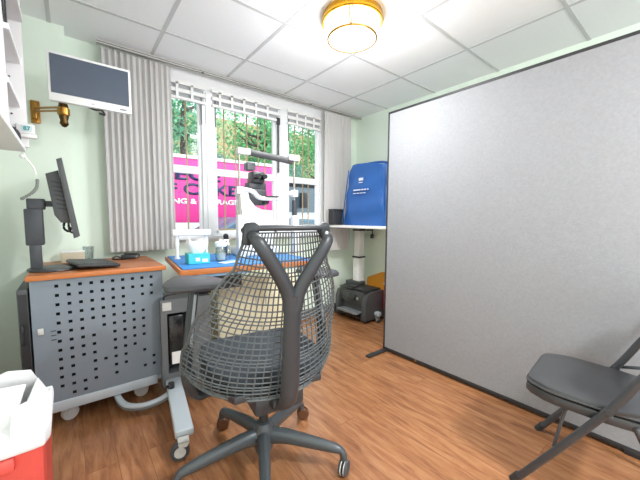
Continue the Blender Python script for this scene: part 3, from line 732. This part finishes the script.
# column and five-star base
G().cyl((0, 0, .24), (0, 0, .40), .014, n=16).cyl((0, 0, .20), (0, 0, .30), .022, n=20).done('gas_lift', M['black'], t)
G().lathe([(0, .075), (.036, .075), (.044, .10), (.048, .15), (.046, .19), (.034, .222), (.024, .228), (0, .228)], n=28).done('base_hub', M['legm'], t)
for k in range(5):
    a = math.radians(27+8+72*k); ca, sa = math.cos(a), math.sin(a)
    prof = smooth_pts([(.03, 0, .155), (.10, 0, .158), (.22, 0, .140), (.32, 0, .122), (.362, 0, .112), (.378, 0, .092), (.381, 0, .068)], 4); kk = len(prof)
    pts = [Vector((p.x*ca, p.x*sa, p.z)) for p in prof]
    leg = G().sweep(pts, [lerp(.030, .017, min(1, i/(kk-8))) for i in range(kk)], [lerp(.042, .017, min(1, i/(kk-8))) for i in range(kk)], n=12).done('base_leg', M['legm'], t)
    r = .034; cx, cy = .385*ca, .385*sa
    sw = a+[2.2, .9, 1.2, 2.0, 1.25][k]; dx, dy = math.cos(sw), math.sin(sw)
    back_caster = k in (0, 1)
    wm, rm = (M['brownrefl'], M['brownrefl']) if back_caster else (M['tyre'], M['hubw'])  # back casters wear a painted brown reflection
    nrm = Vector((-dy, dx, 0)); cc = Vector((cx-dx*.008, cy-dy*.008, r))
    c = G().cyl(cc-nrm*.006, cc+nrm*.006, r*.80, n=24).cyl(cc+Vector((0, 0, 0)), (cx, cy, .075), .008, n=10).done('caster', M['black'], leg)
    for sgn in (-1, 1):
        g = G().lathe([(0, .020), (r*.6, .020), (r*.78, .021), (r*.96, .018), (r, .014), (r, .006), (0, .006)], n=24)
        q = (nrm*sgn).to_track_quat('Z', 'Y').to_matrix().to_4x4()
        bmesh.ops.transform(g.bm, matrix=Matrix.Translation(cc) @ q, verts=g.bm.verts[:])
        w = g.done('caster_wheel', wm, leg)
        g = G().lathe([(r*.97, .0055), (r*1.005, .006), (r*1.005, .0095), (r*.97, .010)], n=24)
        bmesh.ops.transform(g.bm, matrix=Matrix.Translation(cc) @ q, verts=g.bm.verts[:])
        g.done('tread_ring', rm, leg)

# ------------------------------------------------------------------ lift table by the right wall with bag, case, printer
t = thing('lift_table', 'white adjustable lift table on a telescopic column by the right wall', 'table', (2.72, 2.70, 0))
def Q(x, y, z): return (x-2.72, y-2.70, z)
G().b2(Q(2.370, 1.80, 1.080), Q(2.94, 2.80, 1.108), bev=.004).done('tabletop', M['plastic'], t)
G().b2(Q(2.735, 2.66, .12), Q(2.835, 2.76, .72), bev=.004).done('lower_column', M['plastic'], t)
G().b2(Q(2.74, 2.665, .70), Q(2.83, 2.755, 1.078), bev=.004).done('upper_column', M['plastic'], t)
for z in (.70, 1.035):
    G().b2(Q(2.727, 2.652, z), Q(2.843, 2.768, z+.020), bev=.003).done('collar', M['black'], t)
G().b2(Q(2.83, 2.60, 1.035), Q(2.92, 2.63, 1.052)).sweep([Q(2.90, 2.60, 1.045), Q(2.905, 2.60, .99), Q(2.89, 2.60, .955)], .012, n=8).box(Q(2.90, 2.60, .965), (.04, .03, .05), bev=.006).done('lever', M['black'], t)
G().b2(Q(2.67, 2.28, .075), Q(2.73, 2.74, .12), bev=.01).b2(Q(2.84, 2.28, .075), Q(2.90, 2.74, .12), bev=.01).b2(Q(2.67, 2.66, .08), Q(2.90, 2.76, .125), bev=.01).done('base', M['cartl'], t)
for x, y in ((2.70, 2.31), (2.87, 2.31), (2.70, 2.70), (2.87, 2.70)):
    caster(t, *Q(x, y, 0)[:2], .030, 1.2, M['tyre'], M['hubw'], top=.078)
# blue bag
t = thing('blue_bag', 'large blue nylon bag with small white print on the lift table', 'bag', (2.60, 2.345, 1.108))
def bagfn(u, v):
    a = 2*PI*u
    hw = lerp(.325, .275, v)*(1 if v < .93 else lerp(1, .93, (v-.93)/.07)); hd = lerp(.15, .10, v**1.2)
    c, s_ = math.cos(a), math.sin(a)
    e = .32
    x = hd*math.copysign(abs(c)**e, c); y = hw*math.copysign(abs(s_)**e, s_)
    z = .655*v
    sag = .02*v*math.sin(2.2*y/hw+.8)
    wr = .012*math.sin(9*v+4*a)*math.sin(3*a)*(1-v*.3)+.008*math.sin(17*v-3*a)
    return Vector((x+wr*c, y+wr*s_*.7+.03*v*0, z+sag*(1 if v > .5 else 0)))
g = G().quadgrid(bagfn, 72, 22)
top = [v for v in g.bm.verts if abs(v.co.z) > .60]
g.bm.verts.ensure_lookup_table()
bmesh.ops.remove_doubles(g.bm, verts=g.bm.verts[:], dist=1e-4)
ed = [e for e in g.bm.edges if e.is_boundary]; bmesh.ops.holes_fill(g.bm, edges=ed, sides=0)
g.done('body', M['bagblue'], t)
G().sweep(smooth_pts([(-.03, .15, .64), (-.02, .10, .672), (0, .0, .682), (.0, -.12, .676), (-.02, -.22, .655)]), .010, .012, n=8).done('rolled_seam', M['bagblue'], t)
for q in ([(-.125, -.27, .60), (-.14, -.285, .3), (-.158, -.30, .02)], [(-.112, .255, .62), (-.14, .28, .3), (-.158, .305, .02)]):
    G().sweep(smooth_pts(q), .006, n=6).done('piping', M['bagblue'], t)
wl = mat('pale_print', (216, 222, 236), .6)
g = G().box((-.130, .045, .50), (.006, .062, .030), rot=(0, .07, 0)).box((-.134, .045, .465), (.006, .055, .008), rot=(0, .07, 0)); g.done('printed_emblem', wl, t)
g = G()
for k, (y0, w) in enumerate(((.125, .03), (.09, .025), (.055, .035), (.01, .03), (-.03, .028), (-.07, .02))): g.box((-.1455, y0, .385), (.006, w, .013), rot=(0, .07, 0))
for k, (y0, w) in enumerate(((.12, .04), (.07, .035), (.025, .03), (-.02, .04))): g.box((-.149, y0, .350), (.006, w, .007), rot=(0, .07, 0))
g.done('printed_line', wl, t)
# black case next to it
t = thing('black_case', 'small black ribbed case on the lift table left of the blue bag', 'case', (2.425, 2.735, 1.108), .0)
G().box((0, 0, .09), (.17, .095, .165), bev=.014, seg=3).done('body', M['bagblk'], t)
g = G()
for i in range(5): g.box((-.06+.03*i, -.0475, .082), (.008, .006, .12), bev=.002)
g.done('rib', M['char'], t)
G().box((0, 0, .174), (.172, .098, .02), bev=.008).done('lid', M['black'], t)
# printer
t = thing('office_printer', 'dark grey office printer on the floor beneath the lift table', 'printer', (2.52, 2.60, 0))
g = G().prism([(-.245, .0), (.02, .0), (.02, .36), (-.03, .40), (-.245, .40)], -.0, .32, 'x')
g = G()
g.prism([(0, .03), (.0, .24), (.035, .32), (.12, .35), (.32, .35), (.32, .03)], -.265, -.20, 'y', bev=.008)
g.prism([(0, .03), (.0, .24), (.035, .32), (.12, .35), (.32, .35), (.32, .03)], .18, .245, 'y', bev=.008)
g.b2((.03, -.20, .20), (.32, .18, .345), bev=.006).b2((.06, -.20, .03), (.32, .18, .20))
g.b2((.02, -.20, .025), (.32, .18, .075), bev=.005)
g.done('body', M['printer'], t)
G().b2((-.06, -.17, .095), (.10, .16, .112), bev=.005).b2((-.075, -.15, .10), (-.06, .14, .125), bev=.004).done('output_tray', mat('grey_tray', (128, 132, 136), .4), t)
G().b2((.004, -.17, .035), (.02, .15, .085), bev=.003).done('paper_drawer', M['blackg'], t)
G().box((.012, -.03, .275), (.006, .11, .055), rot=(0, .40, 0), bev=.002).done('control_panel', M['blackg'], t)
G().box((.010, -.125, .265), (.006, .028, .03), rot=(0, .1, 0), bev=.002).done('badge', mat('silver_emblem', (168, 170, 172), .3, .5), t)
G().b2((.04, -.22, .352), (.30, .16, .372), bev=.006).box((.05, .06, .378), (.12, .20, .012), rot=(0, -.12, 0), bev=.003).done('document_feeder', M['black'], t)
G().b2((.16, .02, .365), (.30, .235, .415), bev=.012).done('scanner_hump', M['printer'], t)
for x in (.05, .27):
    for y in (-.22, .20): G().cyl((x, y, 0), (x, y, .032), .016, n=12).done('foot', M['black'], t)
# orange folder and red box behind
t = thing('orange_folder', 'orange card folder leaning on the wall behind the printer', 'folder', (2.90, 2.45, .12))
g = G().prism([(.23, .0), (.23, .325), (.0, .42), (-.10, .42), (-.10, .0)], .0, .022, 'x')
bmesh.ops.rotate(g.bm, cent=(0, 0, 0), matrix=Matrix.Rotation(.04, 3, 'Y'), verts=g.bm.verts[:]); g.done('cover', M['orange'], t, smooth=False)
G().b2((-.004, -.09, .02), (.001, .22, .30)).done('papers', M['orange'], t, smooth=False)
t = thing('red_sharps_box', 'red plastic sharps box standing beside the orange folder', 'sharps box', (2.84, 2.235, .125))
G().box((0, 0, .15), (.10, .16, .30), bev=.012).done('body', M['redbox'], t); G().box((0, 0, .31), (.106, .166, .03), bev=.008).done('lid', mat('pale_lid', (206, 176, 170), .5), t)
# cream cabinet under the window behind the chair
t = thing('cream_cabinet', 'low cream cabinet under the window seen through the chair mesh', 'cabinet', (1.34, 2.72, 0))
G().b2((-.40, -.16, .06), (.40, .20, .645), bev=.006).done('body', M['cream'], t)
G().b2((-.39, -.15, 0), (.39, .18, .06)).done('plinth', M['base'], t, smooth=False)
for x in (-.2, .2):
    d = G().box((x, -.165, .35), (.385, .012, .56), bev=.003).done('door', M['cream'], t)
    G().box((x*.25, -.176, .42), (.012, .012, .09), bev=.003).done('handle', M['hubw'], d)

# ------------------------------------------------------------------ divider
t = thing('room_divider', 'tall grey fabric room divider panel with thin black frame', 'divider', (2.172, 1.77, 0))
DL, DH = 2.75, 2.082
G().b2((-.022, -DL+.012, .035), (.022, -.014, DH-.014)).done('fabric_panel', M['fabric'], t, smooth=False)
g = G().b2((-.026, -.016, .014), (.026, 0, DH), bev=.004).b2((-.026, -DL, .014), (.026, -DL+.016, DH), bev=.004)
g.b2((-.026, -DL, DH-.018), (.026, 0, DH), bev=.004).b2((-.026, -DL, .014), (.026, 0, .040), bev=.004)
g.done('frame', M['bframe'], t)
G().box((0, -.02, .010), (.50, .045, .020), bev=.006).done('foot', M['bframe'], t)
for y in (-1.62, -2.70):
    G().b2((-.032, y-.05, 0), (.032, y+.05, .03), bev=.003).done('glide', M['bframe'], t)
G().box((-.028, -.34, .03), (.006, .016, .018), bev=.001).done('latch', M['brass'], t)

# ------------------------------------------------------------------ folding chair
FR = math.radians(5.8)
t = thing('folding_chair', 'dark grey padded steel folding chair in front of the divider', 'folding chair', (1.787, .3035, 0), FR)
def seat_poly(k):
    half = [(.150, .192), (.172, .188), (.196, .165), (.222, .115), (.230, .07), (.226, -.08), (.205, -.20), (.185, -.215)]
    P_ = half + [(-x, y) for x, y in reversed(half)]
    return [(x*k, y*k) for x, y in P_]
tilt = Matrix.Translation((0, 0, .448)) @ Matrix.Rotation(.03, 4, 'X')
g = G().prism(seat_poly(1.0), -.006, .024, 'z', bev=.012); bmesh.ops.transform(g.bm, matrix=tilt, verts=g.bm.verts[:])
pad = g.done('seat_pad', M['vinyl'], t)
pp = [(x, y, .006) for x, y in seat_poly(1.012)]; pp.append(pp[0])
g = G().sweep(pp, .0055, n=6); bmesh.ops.transform(g.bm, matrix=tilt, verts=g.bm.verts[:]); g.done('piping', M['vinyl'], pad)
g = G().prism(seat_poly(1.02), -.045, -.005, 'z', bev=.007); bmesh.ops.transform(g.bm, matrix=tilt, verts=g.bm.verts[:])
g.done('seat_pan', M['tubem'], t)
for sx in (-1, 1):
    x = sx*.252
    pts = [(sx*.245, .204, .0), (x, .035, .268), (x, -.094, .480), (x, -.160, .612), (x, -.245, .775), (x*.97, -.285, .86)]
    fl = G().sweep(smooth_pts(pts, 5), .0150, n=12).done('front_leg', M['tubem'], t)
    G().cyl((sx*.245, .209, 0), (sx*.245, .186, .036), .0175, n=12).done('rubber_foot', M['black'], fl)
    rl = G().sweep([(sx*.215, -.16, .42), (sx*.215, -.22, .29), (sx*.215, -.36, 0.0)], .011, n=10).done('rear_leg', M['tubem'], t)
    G().cyl((sx*.215, -.362, 0), (sx*.215, -.348, .03), .014, n=12).done('rubber_foot', M['black'], rl)
    G().cyl((sx*.222, -.090, .468), (sx*.272, -.090, .468), .012, n=12).box((sx*.258, -.13, .478), (.006, .11, .016), rot=(-.25, 0, 0), bev=.003).done('pivot_link', M['tubem'], t)
    G().sweep([(sx*.212, .040, .425), (sx*.246, .070, .235)], .0065, n=8).done('brace', M['tubem'], t)
g = G().prism([(-.235, .64), (.235, .64), (.235, .84), (.20, .88), (-.20, .88), (-.235, .84)], -.012, .012, 'y', bev=.008)
bmesh.ops.transform(g.bm, matrix=Matrix.Translation((0, -.235, 0)), verts=g.bm.verts[:])
g.done('backrest', M['vinyl'], t)
G().sweep(smooth_pts([(-.25, -.17, .655), (-.12, -.205, .625), (.12, -.205, .625), (.25, -.17, .655)]), .008, n=8).done('back_rail', M['tubem'], t)

# ------------------------------------------------------------------ red bin
t = thing('red_bin', 'red plastic bin with white card liner flaps at the left corner', 'bin', (-.292, 1.53, 0))
X0, X1, Y0, Y1 = -.17, .190, -.175, .15
g = G(); rings = []
for z in (0, .43):
    kx = .95+.05*z/.43
    rings.append([g.bm.verts.new((x*kx, y*kx, z)) for x, y in ((X0, Y0), (X1-.025, Y0), (X1-.007, Y0+.007), (X1, Y0+.025), (X1, Y1), (X0, Y1))])
for i in range(6): g.bm.faces.new((rings[0][i], rings[0][(i+1) % 6], rings[1][(i+1) % 6], rings[1][i]))
g.bm.faces.new(rings[0])
g.done('tub', M['red'], t, solid=.004, smooth=False)
G().box((.040, Y0*.985-.010, .388), (.150, .026, .042), rot=(-.12, 0, 0), bev=.007).done('handle', M['red'], t)
g = G()                                   # liner inside the tub, open box of card
q = .014
for z0, z1 in ((.16, .45),):
    g.b2((X0+q, Y1-q-.004, z0), (X1-q, Y1-q, z1)).b2((X1-q-.004, Y0+q, z0), (X1-q, Y1-q, z1)).b2((X0+q, Y0+q, z0), (X0+q+.004, Y1-q, z1)).b2((X0+q, Y0+q, z0), (X1-q, Y0+q+.004, z1)).b2((X0+q, Y0+q, z0), (X1-q, Y1-q, z0+.006))
g.done('card_liner', M['liner'], t, smooth=False)
g = G()
loop = [(X0-.003, Y0-.006), (X1-.03, Y0-.006), (X1-.006, Y0-.002), (X1+.006, Y0+.03), (X1+.006, Y1+.006), (X0-.003, Y1+.006), (X0-.003, Y0-.006)]
g.sweep([(x, y, .440+.004*math.sin(9*x+5*y)) for x, y in loop], .009, .030, n=12)
g.done('liner_rim', M['liner'], t)
def flap(pts, nm='liner_flap'):
    g = G(); vs = [g.bm.verts.new(p) for p in pts]; g.bm.faces.new(vs); g.done(nm, M['liner'], t, solid=.004, smooth=False)
flap([(X1-.085, Y0+.006, .455), (X1-.012, Y0+.006, .455), (X1+.018, Y0+.012, .490), (X1+.022, Y0+.012, .590), (X1-.075, Y0+.018, .562)])
flap([(X1-.006, Y0+.03, .455), (X1-.006, Y1, .455), (X1-.035, Y1-.02, .530), (X1-.05, Y0+.07, .535)])
flap([(X0, Y1-.004, .44), (X1, Y1-.004, .44), (X1-.05, Y1-.03, .572), (X1-.115, Y1-.03, .585), (X1-.17, Y1-.02, .565), (X0, Y1-.02, .585)])
flap([(X0+.02, Y0+.02, .455), (X1-.088, Y0+.02, .455), (X1-.075, Y0+.10, .50), (X1-.065, Y1-.04, .525), (X0+.02, Y1-.05, .545)])

# ------------------------------------------------------------------ outside
o = G().b2((-14, WY+.15, -.25), (30, 30, -.2)).done('street_ground', M['asphalt'], smooth=False); struct(o)
o = G().b2((-14, WY+.16, -.2), (30, 5.2, -.08)).done('pavement', M['pave'], smooth=False); struct(o)
# moving truck
TR = math.radians(-5)
t = thing('box_truck', 'bright pink moving truck parked in the street outside the window', 'truck', (1.65, 7.0, -.2), TR)
Z0 = .2
G().b2((-3.2, 0, 1.08+Z0), (2.32, 2.3, 2.43+Z0), bev=.02).done('cargo_box', M['pink'], t)
G().b2((-3.22, -.02, 2.43+Z0), (2.34, 2.32, 2.50+Z0), bev=.01).done('roof_rail', M['twhite'], t)
G().b2((-3.2, .01, .92+Z0), (2.32, 2.29, 1.08+Z0)).done('lower_skirt', M['twhite'], t, smooth=False)
cab = G().prism([(.05, .55+Z0), (2.2, .55+Z0), (2.2, 1.25+Z0), (1.95, 1.35+Z0), (1.45, 2.12+Z0), (.05, 2.12+Z0)], .1, 2.2, 'y', bev=.04)
bmesh.ops.translate(cab.bm, vec=(2.36, 0, 0), verts=cab.bm.verts[:])
cab = cab.done('cab', M['twhite'], t)
G().prism([(2.55, 1.35+Z0), (3.95, 1.35+Z0), (3.62, 2.0+Z0), (2.55, 2.0+Z0)], .07, .11, 'y').done('cab_window', M['tglass'], cab, smooth=False)
G().b2((2.36, .05, 2.0+Z0), (3.9, .12, 2.10+Z0)).done('visor', M['dark'], cab, smooth=False)
G().b2((3.05, -.18, 1.45+Z0), (3.2, .02, 1.85+Z0), bev=.03).done('wing_mirror', M['black'], cab)
for x in (-2.2, -1.3, 3.2):
    w = G().cyl((x, .12, .45+0), (x, .40, .45), .45, n=28).done('wheel', M['tyre'], t); G().cyl((x, .10, .45), (x, .13, .45), .22, n=20).done('wheel_hub', M['hubw'], w)
G().b2((-3.1, .3, .55+Z0), (2.3, 2.0, .92+Z0)).done('chassis', M['dark'], t, smooth=False)
rt = (PI/2, 0, 0)
text_part('lettering', 'PIECE', M['navy'], t, 1.36, .26, (-.35, -.008, 1.97+Z0), rt, bold=.035, extr=.006)
text_part('lettering', 'OF', M['navy'], t, .38, .235, (-.265, -.008, 1.675+Z0), rt, bold=.035, extr=.006)
text_part('lettering', 'CAKE', M['navy'], t, 1.17, .25, (.235, -.008, 1.670+Z0), rt, bold=.035, extr=.006)
text_part('tagline', 'MOVING & STORAGE', M['wlet'], t, 1.88, .115, (-.47, -.008, 1.475+Z0), rt, bold=.03, extr=.006)
# parked car behind the slit lamp
t = thing('parked_car', 'blue-grey car parked in front of the pink truck', 'car', (3.2, 5.6, -.2), math.radians(-4))
g = G().prism([(-2.1, .25), (2.1, .25), (2.15, .75), (1.3, .92), (.75, 1.36), (-.9, 1.40), (-1.7, .95), (-2.15, .85)], -.85, .85, 'y', bev=.06); g.done('body', M['carblue'], t)
G().prism([(-1.35, .98), (1.05, .98), (.68, 1.30), (-.85, 1.33)], -.87, -.84, 'y').done('side_window', M['tglass'], t, smooth=False)
for x in (-1.35, 1.35):
    G().cyl((x, -.86, .33), (x, -.62, .33), .33, n=24).done('wheel', M['tyre'], t)
# building far behind
t = thing('street_building', 'pale building facade glimpsed behind the trees', 'building', (10, 24, -.2))
G().b2((-22, 0, 0), (14, 3, 9)).done('wall', M['facade'], t, smooth=False)
for i in range(9):
    for z in (1.6, 4.6):
        w = G().b2((-20+3.6*i, -.06, z), (-18.3+3.6*i, 0, z+1.7)).done('window', M['tglass'], t, smooth=False)
# trees
def tree(label, x, y, h, cr, cz, lm, seed, n, lean=0., base=-.2):
    rnd = random.Random(seed)
    t = thing('street_tree', label, 'tree', (x, y, base), 0, 'street trees outside')
    pts = smooth_pts([(0, 0, 0), (.05, 0, h*.25), (.12+lean*.3, 0, h*.45), (lean*.6, .05, h*.68), (lean, 0, h*.9)], 4); k = len(pts)
    g = G().sweep(pts, [lerp(.15, .05, i/(k-1)) for i in range(k)], n=10)
    tips = []
    for b in range(7):
        i = rnd.randint(k//3, k-2); p = pts[i]; a = rnd.uniform(0, 2*PI); L = rnd.uniform(.5, .9)*cr*.9
        q = p+Vector((math.cos(a)*L, math.sin(a)*L, rnd.uniform(.2, .9)*L)); mid = (p+q)/2+Vector((0, 0, -.1))
        g.sweep(smooth_pts([p, mid, q], 3), [.06]*2+[.045]*2+[.03]*2+[.02], n=7); tips.append(q)
    g.done('trunk', M['bark'], t)
    g = G(); hz = cz[1]; zc = cz[0]; cl = []
    while len(cl) < 26:
        q = Vector((rnd.uniform(-1, 1), rnd.uniform(-1, 1), rnd.uniform(-1, 1)))
        if q.length < 1: cl.append(q*.9)
    for i in range(n):
        q = rnd.choice(cl)+Vector((rnd.gauss(0, .17), rnd.gauss(0, .17), rnd.gauss(0, .15)))
        if q.length > 1.02: continue
        p = Vector((lean*.4+q.x*cr, q.y*cr, zc+q.z*hz)); s = rnd.uniform(.05, .10)
        e = Euler((rnd.uniform(-1, 1), rnd.uniform(-1, 1), rnd.uniform(0, 6.28))).to_matrix()
        g.bm.faces.new([g.bm.verts.new(p+e @ Vector(v)) for v in ((-s, 0, 0), (0, -s*.5, .01), (s, 0, 0), (0, s*.5, .01))])
    me = g.done('foliage', lm, t, smooth=False)
tree('leaning grey-trunked tree seen through the left window pane', 2.75, 10.8, 6.0, 1.35, (4.6, 1.9), M['leaf3'], 3, 2600, .3)
tree('bright green tree filling the middle window pane above the truck', 5.95, 10.9, 6.0, 1.50, (4.4, 2.0), M['leaf1'], 11, 4200, -.15)
tree('dense green tree filling the right window pane', 8.75, 10.9, 6.0, 1.50, (4.2, 2.2), M['leaf1'], 23, 4200, .1)
tree('pale green tree further back between the left and middle panes', 4.55, 14.8, 7.0, 2.1, (5.0, 2.9), M['leaf2'], 17, 5200, .2)
tree('blue-green tree further back behind the middle pane', 8.95, 14.9, 7.0, 2.15, (5.0, 2.9), M['leaf3'], 29, 5200, -.1)
tree('pale green tree furthest right beyond the window', 13.4, 14.9, 7.0, 2.15, (4.8, 2.9), M['leaf2'], 31, 4600, .2)

# ------------------------------------------------------------------ light
w = bpy.data.worlds.new('world'); SC.world = w; w.use_nodes = True
bg = w.node_tree.nodes['Background']; bg.inputs[0].default_value = (.93, .97, 1.0, 1); bg.inputs[1].default_value = 1.05
def lamp(name, kind, loc, e, rot=(0, 0, 0), size=.3, color=(1, 1, 1), **k):
    l = bpy.data.lights.new(name, kind); l.energy = e; l.color = color
    if kind == 'AREA': l.shape = 'RECTANGLE'; l.size = size; l.size_y = k.get('sy', size)
    elif kind == 'POINT': l.shadow_soft_size = size
    o = bpy.data.objects.new(name, l); COL.objects.link(o); o.location = loc; o.rotation_euler = rot; return o
for x, y, pw, aw in ((LXc, LYc, 9, 11), (1.392, -.95, 34, 22)):  # first the visible lamp, then the added unseen one that fills the room
    lamp('seen_and_added_bulb', 'POINT', (x, y, CEIL-.34), pw, size=.14, color=(.97, .98, 1))
    a_ = lamp('seen_and_added_glow', 'AREA', (x, y, CEIL-.175), aw, size=.28, color=(.95, .98, 1)); a_.data.shape = 'DISK'
sun = lamp('sun', 'SUN', (8, -4, 12), 1.3, color=(1, .97, .92)); sun.data.angle = .03
sun.rotation_euler = Vector((-1, .75, -1.15)).to_track_quat('-Z', 'Y').to_euler()

SC.view_settings.view_transform = 'Standard'; SC.view_settings.look = 'None'
SC.view_settings.gamma = 1; SC.view_settings.use_curve_mapping = False
SC.view_settings.exposure = 1.05
